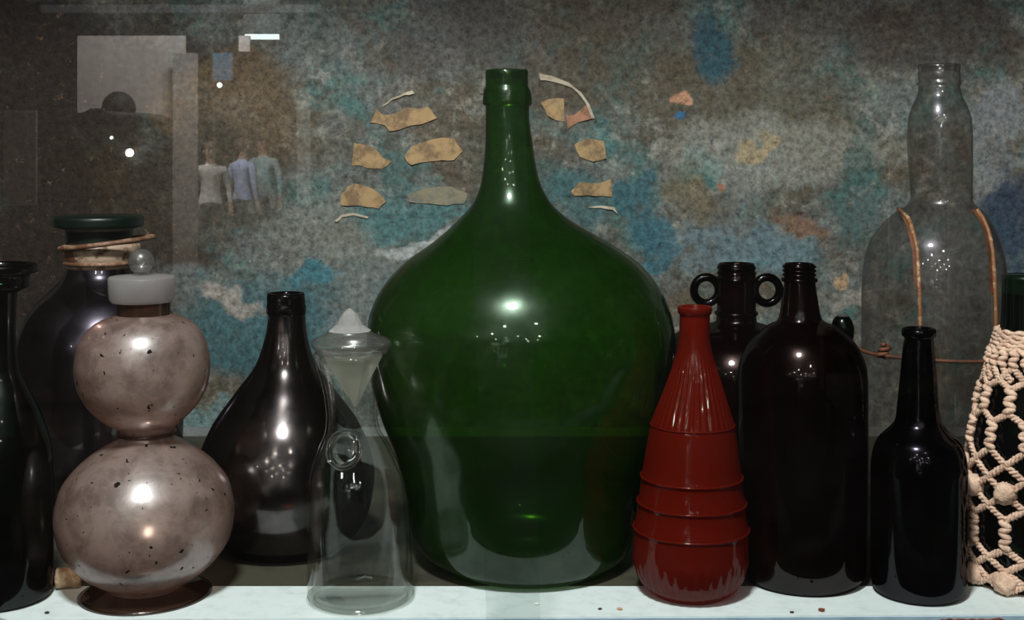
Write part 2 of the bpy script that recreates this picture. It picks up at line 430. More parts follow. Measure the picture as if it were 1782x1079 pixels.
# the two sliding glass panes of the case, overlapping in the middle
def pane_mat(name, f0, dust):
    m, nt, out = mat(name)
    lw = N(nt, 'ShaderNodeLayerWeight'); lw.inputs['Blend'].default_value = 0.5
    f = lw.outputs['Facing']
    tr = N(nt, 'ShaderNodeBsdfTransparent'); tr.inputs['Color'].default_value = (0.97, 0.985, 0.98, 1)
    gl = N(nt, 'ShaderNodeBsdfGlossy'); gl.inputs['Roughness'].default_value = 0.0
    df = N(nt, 'ShaderNodeBsdfDiffuse'); df.inputs['Color'].default_value = (0.6, 0.6, 0.62, 1)
    fr = math_n(nt, 'ADD', math_n(nt, 'MULTIPLY', math_n(nt, 'POWER', f, 5.0), 0.9), f0, True)
    du = math_n(nt, 'MULTIPLY', ramp(nt, noise(nt, 3.0, 6, 0.7), 0.3, 0.8), dust)
    L(nt, shmix(nt, fr, shmix(nt, du, tr.outputs[0], df.outputs[0]), gl.outputs[0]), out.inputs[0])
    return m
def pane(name, pts, y, t, m):
    bm = bmesh.new()
    A = [bm.verts.new((p.x, y, p.z)) for p in pts]; B = [bm.verts.new((p.x, y + t, p.z)) for p in pts]
    bm.faces.new(A); bm.faces.new(B[::-1])
    for i in range(4): bm.faces.new((A[i], B[i], B[(i + 1) % 4], A[(i + 1) % 4]))
    bmesh.ops.recalc_face_normals(bm, faces=bm.faces[:])
    return struct(name, bm, m)
gm = pane_mat('case_glass', 0.045, 0.003)
e1, e2 = P(909, -20, PANE_Y), P(941, 1100, PANE_Y)
def ext(p, q, z): return p + (q - p) * ((z - p.z) / (q.z - p.z))
T, Bz = 1.18, -0.10
pane('window_1', [Vector((-1.04, 0, T)), ext(e1, e2, T), ext(e1, e2, Bz), Vector((-1.04, 0, Bz))], PANE_Y, 0.003, gm)
f1, f2 = P(806, 0, PANE_Y), P(846, 1079, PANE_Y)
pane('window_2', [ext(f1, f2, T), Vector((1.04, 0, T)), Vector((1.04, 0, Bz)), ext(f1, f2, Bz)], PANE_Y + 0.008, 0.003, gm)

# raised patches in ochre, russet, dull and pale tones on the back wall
def raised_patch(pts, m, thick=0.002, sc=3.3, ox=560, oy=100):
    w = []
    n = len(pts)
    for i in range(n):
        p, q = Vector(pts[i]), Vector(pts[(i + 1) % n])
        w.append(p)
        if (q - p).length > 26:
            mid = p.lerp(q, 0.5 + random.uniform(-.1, .1)); d = (q - p).normalized()
            w.append(mid + Vector((-d.y, d.x)) * random.uniform(-4.5, 4.5))
    P3 = [P(ox + p[0] / sc, oy + p[1] / sc, WALL_Y) for p in w]
    bm = bmesh.new()
    back = [bm.verts.new((p.x, WALL_Y, p.z)) for p in P3]
    c = sum(P3, Vector()) / len(P3)
    front = [bm.verts.new((c.x + (p.x - c.x) * .985, WALL_Y - thick * random.uniform(.5, 1.6), c.z + (p.z - c.z) * .985)) for p in P3]
    bm.faces.new(front)
    for i in range(len(P3)):
        j = (i + 1) % len(P3); bm.faces.new((back[i], back[j], front[j], front[i]))
    bmesh.ops.triangulate(bm, faces=[f for f in bm.faces if len(f.verts) > 4])
    bmesh.ops.recalc_face_normals(bm, faces=bm.faces[:])
    o = obj('wall_patch', bm, m, wall, smooth=False)
    return o
FL = [
 ([(275,375),(315,295),(350,330),(420,320),(480,290),(560,295),(610,283),(640,320),(665,350),(600,375),(520,390),(450,415),(390,425),(360,390)], 'raised_patch'),
 ([(345,280),(400,235),(470,205),(520,190),(535,207),(480,215),(400,245),(350,285)], 'raised_patch_pale'),
 ([(185,490),(215,495),(300,520),(350,570),(400,600),(350,640),(260,635),(200,620),(170,625)], 'raised_patch'),
 ([(470,570),(520,510),(600,480),(690,460),(765,465),(810,540),(760,590),(690,590),(600,600),(510,620)], 'raised_patch'),
 ([(110,790),(150,740),(200,725),(270,745),(330,780),(370,830),(330,870),(260,860),(190,850),(110,850)], 'raised_patch'),
 ([(480,790),(600,750),(740,740),(840,780),(820,840),(720,850),(620,840),(500,830)], 'raised_patch_dim'),
 ([(75,940),(110,905),(180,892),(270,915),(265,925),(180,906),(115,918),(85,945)], 'raised_patch_pale'),
 ([(1245,90),(1320,105),(1420,145),(1490,200),(1535,265),(1570,355),(1550,350),(1520,270),(1470,205),(1410,160),(1330,140),(1255,130)], 'raised_patch_pale'),
 ([(1255,260),(1300,240),(1390,235),(1395,370),(1340,360),(1295,335)], 'raised_patch'),
 ([(1400,330),(1450,330),(1520,270),(1560,350),(1480,370),(1410,415)], 'raised_patch_red'),
 ([(1450,500),(1520,465),(1620,480),(1635,580),(1560,600),(1480,570)], 'raised_patch'),
 ([(1430,770),(1480,715),(1600,720),(1660,695),(1670,800),(1600,795),(1520,790),(1450,795)], 'raised_patch'),
 ([(1520,862),(1600,850),(1680,860),(1700,900),(1670,874),(1600,864)], 'raised_patch_pale'),
]
for pts, k in FL: raised_patch(pts, M[k])

# ------------------------------------------------------------------ glass of the bottles
G = {}
G['green'] = thin_glass('green_demijohn_glass', (0.18, 0.37, 0.035), (0.004, 0.016, 0.001), 0.034, 0.004, 2.2, haze=0.022, haze_rough=0.26, haze_col=(.75, .95, .75), body=0.095, body_col=(0.034, 0.20, 0.008), bump=0.03)
G['brown'] = thin_glass('black_brown_glass', (0.10, 0.05, 0.02), (0.003, 0.002, 0.001), 0.02, 0.015, 1.6, haze=0.055, haze_rough=0.20, haze_col=(1, .88, .88), edge=.25)
G['amber'] = thin_glass('amber_glass', (0.09, 0.014, 0.004), (0.004, 0.0005, 0.0003), 0.024, 0.002, 1.5, haze=0.008, haze_rough=0.22, haze_col=(1, .7, .65), body=.03, body_col=(.06, .008, .004), edge=.2)
G['black'] = thin_glass('black_purple_glass', (0.02, 0.010, 0.014), (0.001, 0.0005, 0.001), 0.022, 0.002, 1.5, haze=0.008, haze_rough=0.2, haze_col=(.85, .75, 1), edge=.2)
G['red'] = thin_glass('red_glass', (0.50, 0.03, 0.008), (0.05, 0.003, 0.001), 0.022, 0.04, 1.8, haze=0.006, haze_rough=0.4, haze_col=(1, .5, .4), body=0.46, body_col=(0.29, 0.014, 0.003), edge=.2)
G['clear'] = thin_glass('clear_glass', (0.96, 0.97, 0.95), (0.58, 0.60, 0.58), 0.06, 0.004, 4.0, haze=0.002, haze_rough=0.3, body=0.002, body_col=(0.6, 0.63, 0.6), bump=0.08, edge=.6)
G['clear_inner'] = thin_glass('clear_inner_glass', (0.98, 0.985, 0.98), (0.75, 0.77, 0.75), 0.03, 0.004, 4.0, haze=0, bump=0.08, edge=.7)
G['clouded'] = thin_glass('clouded_jar_glass', (0.80, 0.77, 0.74), (0.16, 0.15, 0.14), 0.06, 0.02, 3.0, haze=0.025, haze_rough=0.3, haze_col=(.95, .9, 1), body=0.07, body_col=(0.22, 0.20, 0.20), bump=0.04)
G['bottle_green'] = thin_glass('dark_green_glass', (0.04, 0.13, 0.045), (0.002, 0.006, 0.003), 0.024, 0.01, 1.6, haze=0.006, haze_rough=0.3, haze_col=(.8, .9, .9), edge=.25)
G['smoke'] = thin_glass('smoky_purple_glass', (0.20, 0.15, 0.13), (0.03, 0.02, 0.015), 0.04, 0.03, 1.8, haze=0.085, haze_rough=0.24, haze_col=(.75, .66, .85), body=0.06, body_col=(0.05, 0.035, 0.03), edge=.2)
G['lid_green'] = plain('dark_green_stopper', (0.003, 0.009, 0.005), 0.4)
G['mouth'] = thin_glass('brown_lip_glass', (0.05, 0.03, 0.015), (0.003, 0.002, 0.001), 0.06, 0.03)

def frosted():
    m, nt, out = mat('lustre_frosted_glass')
    lw = N(nt, 'ShaderNodeLayerWeight'); lw.inputs['Blend'].default_value = 0.5
    f = lw.outputs['Facing']
    tr = N(nt, 'ShaderNodeBsdfTransparent')
    L(nt, mixc(nt, math_n(nt, 'POWER', f, 2.0), (0.86, 0.74, 0.66), (0.28, 0.13, 0.07)), tr.inputs['Color'])
    n1 = ramp(nt, noise(nt, 32, 6, 0.7, 0.3), 0.36, 0.66)
    base = mixc(nt, n1, (0.88, 0.66, 0.60), (0.36, 0.25, 0.21))
    col = mixc(nt, math_n(nt, 'POWER', f, 2.5), base, (0.24, 0.085, 0.035))
    df = N(nt, 'ShaderNodeBsdfDiffuse'); tl = N(nt, 'ShaderNodeBsdfTranslucent'); L(nt, col, df.inputs[0]); L(nt, col, tl.inputs[0])
    milk = shmix(nt, 0.5, df.outputs[0], tl.outputs[0])
    cur = shmix(nt, 0.42, tr.outputs[0], milk)
    gl = N(nt, 'ShaderNodeBsdfGlossy'); gl.inputs['Roughness'].default_value = 0.20; gl.inputs['Color'].default_value = (1, .95, .96, 1)
    g2 = N(nt, 'ShaderNodeBsdfGlossy'); g2.inputs['Roughness'].default_value = 0.42; g2.inputs['Color'].default_value = (1, .93, .93, 1)
    cur = shmix(nt, 0.10, cur, g2.outputs[0])
    cur = shmix(nt, math_n(nt, 'ADD', math_n(nt, 'MULTIPLY', math_n(nt, 'POWER', f, 5.0), 0.35), 0.08), cur, gl.outputs[0])
    dk = N(nt, 'ShaderNodeBsdfDiffuse'); dk.inputs[0].default_value = (0.012, 0.01, 0.01, 1)
    cur = shmix(nt, ramp(nt, noise(nt, 120, 2, 0.4, 0.4), 0.70, 0.725), cur, dk.outputs[0])
    L(nt, cur, out.inputs[0])
    return m
G['frosted'] = frosted()
G['foot'] = thin_glass('brown_lustre_foot_glass', (0.42, 0.25, 0.17), (0.06, 0.03, 0.02), 0.07, 0.08, 1.4, haze=0.02, haze_rough=0.3, haze_col=(1, .85, .8), body=0.25, body_col=(0.16, 0.075, 0.045))
G['ground'] = clear_glass('ground_stopper_glass', 1.45, (0.95, 0.93, 0.93), 0.35, milk=0.45, milk_col=(0.56, 0.52, 0.52))
G['solid'] = clear_glass('solid_clear_glass', 1.5)
G['crown'] = clear_glass('crown_glass', 1.5, milk=.3, milk_col=(.95, .94, .92))
G['knob'] = thin_glass('knob_glass', (.9, .9, .88), (.3, .3, .3), .08, .01, 3, haze=.06, body=.11, body_col=(.7, .68, .66), edge=.7)
G['skirt'] = thin_glass('stopper_skirt_glass', (.93, .93, .91), (.45, .45, .44), .08, .02, 3, haze=.07, haze_rough=.25, body=.07, body_col=(.75, .72, .70), edge=.7)
G['cut'] = clear_glass('cut_stopper_glass', 1.5, (1, 1, 0.98), 0.02, milk=0.14, milk_col=(0.85, 0.82, 0.75))
def pale_plug():
    m, nt, out = mat('pale_plug_glass')
    d = N(nt, 'ShaderNodeBsdfDiffuse'); t = N(nt, 'ShaderNodeBsdfTranslucent'); tr = N(nt, 'ShaderNodeBsdfTransparent'); gl = N(nt, 'ShaderNodeBsdfGlossy')
    d.inputs[0].default_value = t.inputs[0].default_value = (0.95, 0.93, 0.84, 1); tr.inputs[0].default_value = (.95, .95, .9, 1); gl.inputs['Roughness'].default_value = .03
    L(nt, shmix(nt, .07, shmix(nt, .30, shmix(nt, .6, d.outputs[0], t.outputs[0]), tr.outputs[0]), gl.outputs[0]), out.inputs[0])
    return m
G['plug'] = pale_plug()

# ------------------------------------------------------------------ demijohn
D = Bottle(1.405, [(122,846,918),(126,844.5,919),(150,845,919),(156,842,922),(162,841,924),(181,840,926),(186,845.5,921),(200,845,921),(258,844,928),(317,837,940),(352,824,958),(377,803,984),(403,776,1026),(428,745,1069),(458,703,1112),(501,665,1147),(535,648,1163),(558,642,1170),(600,640,1174),(660,647,1166),(715,662,1147),(790,690,1122),(860,706,1110),(915,716,1102),(945,729,1096),(963,748,1084),(981,772,1066)])
t = empty('demijohn', D.loc, 'huge bulbous green glass demijohn with long neck, middle of the shelf', 'demijohn')
obj('body', D.shell(186, None, 96, bottom='punt'), G['green'], t)
obj('neck_ring', D.shell(150, 186, 64), G['green'], t)
obj('lip', D.shell(122, 150, 64, top='mouth'), G['green'], t)

# ------------------------------------------------------------------ black-brown flask
B_ = Bottle(1.455, [(510,466,529),(514,465,530),(530,465,531),(533,464,532),(544,464,532),(547,467,531),(575,464,533),(600,458,538),(633,446,549),(680,412,582),(744,368,626),(790,350,644),(830,343,651),(880,350,644),(920,368,626),(938,388,606),(960,402,592)])
t = empty('wine_flask', B_.loc, 'dark brown conical wine flask between the double globe jar and the carafe', 'bottle')
obj('body', B_.shell(547, None, 80, bottom='punt'), G['brown'], t)
obj('neck_ring', B_.shell(531, 547, 48), G['black'], t)
obj('lip', B_.shell(510, 531, 48, top='mouth'), G['black'], t)

# ------------------------------------------------------------------ two-globe apothecary jar
Gj = Bottle(1.30, [(525,205,296),(547,204,296),(552,190,310),(562,168,331),(580,150,348),(605,138,359),(636,134,363),(668,138,360),(695,150,349),(718,168,331),(734,188,314),(745,208,303),(754,211,301),(762,208,304),(772,188,322),(790,160,347),(815,132,374),(850,109,397),(895,101,405),(935,108,399),(970,128,378),(995,154,352),(1012,180,326),(1020,190,316),(1024,180,326),(1027,152,356),(1032,138,369),(1036,140,367)])
t = empty('globe_jar', Gj.loc, 'frosted pinkish apothecary jar of two stacked globes with glass ball stopper', 'jar')
obj('upper_globe', Gj.shell(547, 750, 80), G['frosted'], t)
obj('lower_globe', Gj.shell(750, 1020, 96), G['frosted'], t)
obj('neck', Gj.shell(525, 547, 64), G['foot'], t, label='clear brownish neck under the stopper')
obj('waist_ring', Gj.ring(753, 0.0022, 0.001), G['foot'], t)
obj('foot', Gj.shell(1020, None, 80, bottom='flat'), G['foot'], t, label='brown glass foot')
st = Bottle(1.30, [(478,232,262),(481,192,301),(484,190,303),(520,192,301),(525,196,298),(1036,196,298)])
def shift(bm, dx):
    for v in bm.verts: v.co.x += dx
    return bm
dx = st.loc.x - Gj.loc.x
stop = obj('stopper', shift(st.shell(478, 525, 64, top='cap', bottom='flat', step=20), dx), G['ground'], t, label='flat frosted clear glass stopper')
kb = P(245.5, 455, 1.30)
obj('knob', ball_bm(kb - Gj.loc, 22 * 1.30 / F, u=32, v=20), G['knob'], stop, label='clear glass ball knob')
obj('knob_stem', tube_bm([P(246, 470, 1.3) - Gj.loc, P(246, 474, 1.3) - Gj.loc, P(246, 480, 1.3) - Gj.loc], [.0075, .007, .011], 20), G['solid'], stop)

# ------------------------------------------------------------------ clear carafe with faceted stopper
C_ = Bottle(1.285, [(613,549,677),(616,546,681),(623,547,680),(640,552,672),(660,558,665),(700,566,657),(722,568,656),(744,567,660),(780,554,680),(810,544,694),(834,539,704),(880,537,711),(950,536,715),(1010,536,719),(1034,537,718),(1044,544,712)])
t = empty('glass_carafe', C_.loc, 'clear glass carafe with round medallion and large faceted stopper', 'carafe')
obj('body', C_.shell(626, None, 80, bottom='flat'), G['clear'], t)
C2 = Bottle(1.285, [(p[0], p[1] + 5.5, p[2] - 5.5) for p in C_.prof[:-3]] + [(1026, 548, 707), (1044, 560, 696)])
obj('inner_wall', shift(C2.shell(626, 1027, 64, bottom='flat'), C2.loc.x - C_.loc.x), G['clear_inner'], t)
obj('lip', C_.shell(613, 626, 64, top='mouth', lip=.88), G['clear'], t)
obj('base_rim', C_.ring(1036, 0.004, -0.0015), G['clear'], t)
sv = Bottle(1.285, [(537,606,611),(541,600,617),(553,592,625),(562,583,634),(564,586,631),(574,572,646),(577,571,646),(590,546,674),(594,542,680),(600,542.5,680.5),(605,545,679),(608,549,675),(613,549,676),(1043,560,660)])
def faceted(prof, rows, seg, ox):
    bm = bmesh.new(); R = []
    for i, y in enumerate(rows):
        ph = (i % 2) * PI / seg
        R.append([bm.verts.new(prof.pt(y, 2 * PI * k / seg + ph) + Vector((ox, 0, 0))) for k in range(seg)])
    for i in range(len(R) - 1):
        A, B = R[i], R[i + 1]
        for k in range(seg):
            if i % 2 == 0:
                bm.faces.new((A[k], B[k], A[(k + 1) % seg])); bm.faces.new((B[k], B[(k + 1) % seg], A[(k + 1) % seg]))
            else:
                bm.faces.new((A[k], B[k], B[(k + 1) % seg])); bm.faces.new((A[k], B[(k + 1) % seg], A[(k + 1) % seg]))
    bm.faces.new(R[0][::-1]); bm.faces.new(R[-1])
    bmesh.ops.recalc_face_normals(bm, faces=bm.faces[:])
    return bm
ox = sv.loc.x - C_.loc.x
stp = obj('stopper', shift(sv.shell(576, 613, 48, top='cap', bottom='flat'), ox), G['skirt'], t, label='clear glass stopper with flaring skirt')
obj('faceted_crown', faceted(sv, [537, 545, 554, 565, 575.5], 10, ox), G['crown'], stp, smooth=False, label='faceted pointed crown')
pv = Bottle(1.285, [(613.5,562,666),(620,563,665),(640,574,656),(662,588,643),(706,615,621),(1043,615,621)])
bm = bmesh.new(); R = []
for y in (613.5, 621, 662, 707):
    R.append([bm.verts.new(pv.pt(y, 2 * PI * (k + .5) / 6) + Vector((pv.loc.x - C_.loc.x, 0, 0))) for k in range(6)])
for A, B in zip(R, R[1:]):
    for k in range(6): bm.faces.new((A[k], B[k], B[(k + 1) % 6], A[(k + 1) % 6]))
bm.faces.new(R[-1]); bmesh.ops.recalc_face_normals(bm, faces=bm.faces[:])
obj('plug', bm, G['plug'], stp, smooth=False, label='pale tapered faceted plug')
c = C_.hit(599, 783); n = Vector((c.x, c.y + 0.0, 0.012)).normalized()
rot = n.to_track_quat('Z', 'Y').to_matrix()
rad = 32 * 1.25 / F
md = obj('medallion', ball_bm(c, rad * .86, 1, 1, .28, 28, 14, rot=rot), G['solid'], t, label='round domed glass medallion')
obj('medallion_rim', tube_bm([c + rot @ Vector((rad * math.cos(2 * PI * k / 40), rad * math.sin(2 * PI * k / 40), .001)) for k in range(40)], 0.0022, 8, closed=True), G['solid'], md)

# ------------------------------------------------------------------ red ribbed bottle
R_ = Bottle(1.30, [(533,1180,1238),(536,1179,1239),(545,1180,1238),(548,1183,1235),(580,1182,1235),(600,1180,1237),(640,1170,1247),(690,1152,1262),(725,1138,1273),(738,1133,1277),(803,1121,1287),(824,1117,1290),(827,1116,1291),(831,1117,1290),(868,1111,1296),(871,1110,1297),(876,1111,1296),(912,1104.5,1301),(916,1103,1302),(921,1104,1301),(965,1102,1301),(995,1108,1295),(1016,1120,1283),(1031,1140,1263)])
def ribs(y, a):
    u = 0.0
    if 610 < y < 737: u = min(1, (y - 610) / 40) * min(1, (737 - y) / 3)
    if 969 < y < 1022: u = min(1, (y - 969) / 2) * min(1, (1022 - y) / 12)
    return 0.0006 * u * math.cos(36 * a)
t = empty('red_bottle', R_.loc, 'ruby red ribbed bottle with raised bands, right of the demijohn', 'bottle')
obj('body', R_.shell(547, None, 216, bottom='punt', step=6, mod=ribs), G['red'], t)
obj('lip', R_.shell(533, 547, 48, top='mouth'), G['red'], t)
for y, th in ((738, .0012), (828, .0014), (872, .0014), (917, .0014)):
    obj('band', R_.ring(y, th, 0.0002, 72, 6), G['red'], t)

# ------------------------------------------------------------------ two amber jugs
J2 = Bottle(1.60, [(458,1253,1311),(461,1250,1313),(480,1250,1314),(484,1247,1315),(500,1248,1315),(540,1248,1315),(560,1246,1317),(566,1228,1335),(580,1182,1382),(600,1158,1404),(640,1141,1421),(700,1139,1423),(860,1141,1421),(889,1156,1406)])
t = empty('handled_jug', J2.loc, 'dark amber glass jug with two round ear handles, behind the red bottle', 'jug')
obj('body', J2.shell(484, None, 72, bottom='punt'), G['amber'], t)
obj('mouth', J2.shell(458, 484, 48, top='mouth'), G['amber'], t)
obj('neck_ring', J2.ring(545, .003, 0), G['amber'], t); obj('neck_ring', J2.ring(485, .002, 0), G['amber'], t)
obj('screw_thread', J2.ring(466, .0016, 0), G['amber'], t); obj('screw_thread', J2.ring(475, .0016, 0), G['amber'], t)
for hx, sg in ((1229, -1), (1335, 1)):
    c = P(hx, 505, 1.60) - J2.loc; rr = 21.5 * 1.6 / F
    pts = [c + Vector((sg * -rr * math.cos(a) , 0, rr * 1.05 * math.sin(a))) for a in [2 * PI * k / 36 for k in range(36)]]
    obj('handle', tube_bm(pts, 7.2 * 1.6 / F, 10, closed=True), G['black'], t)

J1 = Bottle(1.345, [(458,1367,1414),(461,1365,1417),(484,1365,1417),(490,1365,1418),(530,1360,1424),(553,1356,1429),(560,1352,1436),(566,1340,1452),(578,1325,1468),(591,1311,1483),(615,1296,1497),(640,1287,1505),(670,1285,1507),(960,1286,1506),(990,1289,1503),(1006,1300,1492)])
t = empty('amber_jug', J1.loc, 'large dark amber screw neck jug between red bottle and small black bottle', 'jug')
obj('body', J1.shell(488, None, 80, bottom='punt'), G['amber'], t)
obj('mouth', J1.shell(458, 488, 48, top='mouth'), G['amber'], t)
for y in (464, 471, 478): obj('screw_thread', J1.ring(y, .0016, 0.0003), G['amber'], t)
obj('neck_ring', J1.ring(487, .0024, 0.0008), G['amber'], t)

# ------------------------------------------------------------------ small black bottle
K = Bottle(1.3015, [(571,1573,1625),(574,1570,1628),(584,1570,1628),(588,1575,1623),(600,1573,1624),(660,1567,1629),(700,1563,1632),(733,1559,1637),(745,1550,1646),(768,1529,1669),(790,1521,1677),(816,1518,1680),(1000,1518,1680),(1022,1521,1677),(1031,1530,1668)])
t = empty('beer_bottle', K.loc, 'small black glass beer bottle standing left of the macrame bottle', 'bottle')
obj('body', K.shell(588, None, 72, bottom='punt'), G['black'], t)
obj('lip', K.shell(571, 588, 48, top='mouth'), G['black'], t)

# ------------------------------------------------------------------ far left green bottle, and the jar behind
Lf = Bottle(1.286, [(459,-57,57),(462,-61,61),(474,-61,61),(478,-49,49),(500,-47,47),(508,-29,29),(560,-26,26),(640,-30,31),(690,-50,52),(730,-68,70),(780,-83,84),(850,-88,88),(1000,-88,88),(1032,-86,86),(1040,-78,78)])
t = empty('green_bottle', Lf.loc, 'dark green bottle cut by the left edge of the photo', 'bottle')
obj('body', Lf.shell(508, None, 72, bottom='punt'), G['bottle_green'], t)
obj('collar', Lf.shell(476, 508, 48), G['bottle_green'], t)
obj('lip', Lf.shell(459, 476, 48, top='mouth'), G['bottle_green'], t)

SJ = Bottle(1.70, [(466,119,231),(478,115,235),(488,108,242),(500,96,254),(525,70,280),(560,48,302),(600,37,313),(650,34,316),(760,36,314),(830,46,304),(852,62,288)])
t = empty('storage_jar', SJ.loc, 'dark smoky storage jar with cream ring and green lid, behind the globe jar', 'jar')
obj('body', SJ.shell(466, None, 72, bottom='punt'), G['smoke'], t)
cm = plain('rusted_cream_enamel', (0.50, 0.36, 0.26), 0.4, scale=30, col2=(0.13, 0.055, 0.03), bump=0.3, lo=.5, hi=.62)
rm = plain('rusty_metal', (0.14, 0.06, 0.03), 0.5, scale=40, col2=(0.36, 0.22, 0.14), bump=0.3)
cr = Bottle(1.70, [(424,112,240),(428,110,242),(434,109,242),(440,110,241),(450,112,240),(455,115,237),(460,116,236),(466,119,232),(852,119,232)])
obj('neck_band', shift(cr.shell(424, 466, 64, top='cap', bottom='flat'), cr.loc.x - SJ.loc.x), cm, t, label='cream band with rust')
obj('band_bead', shift(cr.ring(456, .003, 0), cr.loc.x - SJ.loc.x), rm, t)
cc = P(187, 422, 1.70) - SJ.loc; rr = 78 * 1.7 / F
obj('sealing_ring', tube_bm([cc + Vector((rr * math.cos(a), rr * math.sin(a), .12 * rr * math.cos(a))) for a in [2 * PI * k / 64 for k in range(64)]], .0034, 8, closed=True), rm, t, label='tilted rusty sealing ring')
ld = Bottle(1.70, [(375,100,244),(378,96,248),(394,97,247),(399,116,230),(425,118,228),(852,118,228)])
obj('lid', shift(ld.shell(375, 425, 64, top='cap', bottom='flat'), ld.loc.x - SJ.loc.x), G['lid_green'], t, label='dark green flat lid')

# ------------------------------------------------------------------ tall clear jar with rusty wire, right
BJ = Bottle(1.62, [(112,1600,1668),(116,1598,1670),(124,1600,1669),(130,1599,1670),(142,1600,1670),(146,1596,1672),(150,1600,1669),(165,1598,1672),(185,1589,1681),(207,1583,1688),(240,1581,1690),(300,1584,1690),(345,1587,1690),(356,1583,1694),(364,1570,1704),(380,1550,1717),(400,1532,1728),(425,1516,1736),(455,1508,1743),(490,1504,1746),(560,1503,1747),(850,1505,1745),(872,1512,1738),(881,1522,1728)])
t = empty('wired_bottle', BJ.loc, 'tall clouded clear bottle bound with rusty wire, at the right back', 'bottle')
obj('body', BJ.shell(150, None, 80, bottom='punt'), G['clouded'], t)
obj('mouth', BJ.shell(112, 150, 56, top='mouth', lip=.86), G['clouded'], t)
wm = plain('rusty_wire', (0.24, 0.10, 0.04), 0.45, scale=70, col2=(0.62, 0.42, 0.24), bump=0.5, lo=.5, hi=.66)
wb = plain('rust_stained_band', (0.16, 0.05, 0.018), 0.7, scale=40, col2=(0.07, 0.025, 0.012), bump=0.3)
for pts in ([(1573,365),(1581,380),(1587,396),(1592,415),(1596,435),(1598,460),(1600,500),(1601,540),(1601,580),(1601,628)], [(1701,365),(1711,380),(1719,398),(1724,416),(1728,440),(1730,470),(1732,510),(1733,550),(1733,590),(1733,630)]):
    w3 = [BJ.hit(x, y, .002) for x, y in pts]
    obj('wire_strap', tube_bm(w3, .0026, 8), wm, t, label='rusty vertical wire')
    bm = bmesh.new(); q = []
    for i, (x, y) in enumerate(pts[:7]):
        wd = 11 * (1 - i / 8) + 2
        q.append((bm.verts.new(BJ.hit(x - 9, y, .0012)), bm.verts.new(BJ.hit(min(x - 9 + wd * 1.6, x + 3), y, .0012))))
    for (a1, b1), (a2, b2) in zip(q, q[1:]): bm.faces.new((a1, b1, b2, a2))
    obj('rust_band', bm, wb, t, label='rust stained strip beside the wire')
hr = BJ.h(BJ.row(HC - (629 - YH) * (1.62 - BJ.r(600)) / F)); rw = BJ.row(hr)
wp = [BJ.pt(rw + 1.2 * math.sin(3 * a), a, .0015) for a in [-1.75 + 3.5 * k / 60 for k in range(61)]]
obj('wire_hoop', tube_bm(wp, .0022, 7), wb, t, label='rusty wire hoop')
kp = BJ.pt(rw - 8, -1.05, .005)
kn = [kp + Vector((.006 * math.cos(k * 1.1) + .0006 * k, .004 * math.sin(k * 1.1), -.008 + .0011 * k)) for k in range(16)]
obj('wire_twist', tube_bm(kn, .0026, 6), wb, t)

SB = Bottle(1.50, [(546,1461,1471),(550,1455,1477),(560,1449,1483),(572,1447,1486),(590,1448,1484),(600,1452,1480),(640,1452,1480),(680,1432,1500),(720,1426,1506),(900,1426,1506),(930,1428,1504)])
t = empty('stoppered_bottle', SB.loc, 'small dark bottle with pointed stopper, showing just behind the amber jug', 'bottle')
obj('body', SB.shell(600, None, 48, bottom='flat'), G['bottle_green'], t)
so = obj('stopper', SB.shell(550, 600, 40, top='cap', bottom='flat'), G['bottle_green'], t)
obj('stopper_tip', SB.shell(546, 550, 24, top='cap', bottom='flat'), G['cut'], so, label='pale tip')

# ------------------------------------------------------------------ bottle in a macrame cover
MB = Bottle(1.338, [(p0_, a_ + 4, b_ + 4) for p0_, a_, b_ in [(478,1744,1822),(482,1741,1825),(490,1742,1824),(500,1742,1824),(572,1739,1827),(600,1733,1833),(640,1722,1844),(680,1712,1854),(720,1702,1864),(760,1694,1872),(800,1690,1876),(850,1688,1878),(1000,1690,1876),(1009,1700,1866)]])
t = empty('macrame_bottle', MB.loc, 'green bottle in a knotted cream macrame cord cover at the right edge', 'bottle')
gneck = thin_glass('deep_green_neck_glass', (0.02, 0.16, 0.035), (0.002, 0.02, 0.004), 0.05, 0.06, 1.5, haze=0.02, body=0.3, body_col=(0.005, 0.035, 0.008))
obj('body', MB.shell(510, None, 64, bottom='flat'), G['bottle_green'], t)
obj('cap', MB.shell(478, 510, 48, top='cap'), gneck, t); obj('neck', MB.shell(508, 575, 48), gneck, t)
cord_m = plain('cream_cotton_cord', (0.80, 0.56, 0.42), 0.9, scale=90, col2=(0.62, 0.40, 0.29), bump=0.8, bscale=260)
cov = obj('macrame_cover', MB.ring(1012, .0022, .003, 48, 6), cord_m, t, label='cream knotted cord cover')
bm = bmesh.new()
for i, y in enumerate((576, 583, 590, 597, 604)):
    n = 40
    tube_bm([MB.pt(y + 1.8 * math.sin(a * 13 + i * 2), a, .0035 + .001 * math.sin(a * 17 + i)) for a in [2 * PI * k / 80 for k in range(80)]], .0028, 6, bm, closed=True)
obj('collar', bm, cord_m, cov)
NB = 10; DA = 2 * PI / NB; A0 = -0.10
def twist(y0, a0, y1, a1, r=.0020, sep=.0024, turns=2.5, bm=None, off=.0035):
    bm = bm or bmesh.new()
    for ph in (0, PI):
        pts = []
        n = 12
        for i in range(n + 1):
            u = i / n; y = y0 + (y1 - y0) * u; a = a0 + (a1 - a0) * u
            p = MB.pt(y, a, off + sep * .6 * math.cos(2 * PI * turns * u + ph))
            tang = MB.pt(y + (y1 - y0) * .02, a + (a1 - a0) * .02, off) - MB.pt(y, a, off)
            nrm = Vector((math.sin(a), -math.cos(a), 0)); side = nrm.cross(tang).normalized()
            pts.append(p + side * sep * math.sin(2 * PI * turns * u + ph))
        tube_bm(pts, r, 5, bm)
    return bm
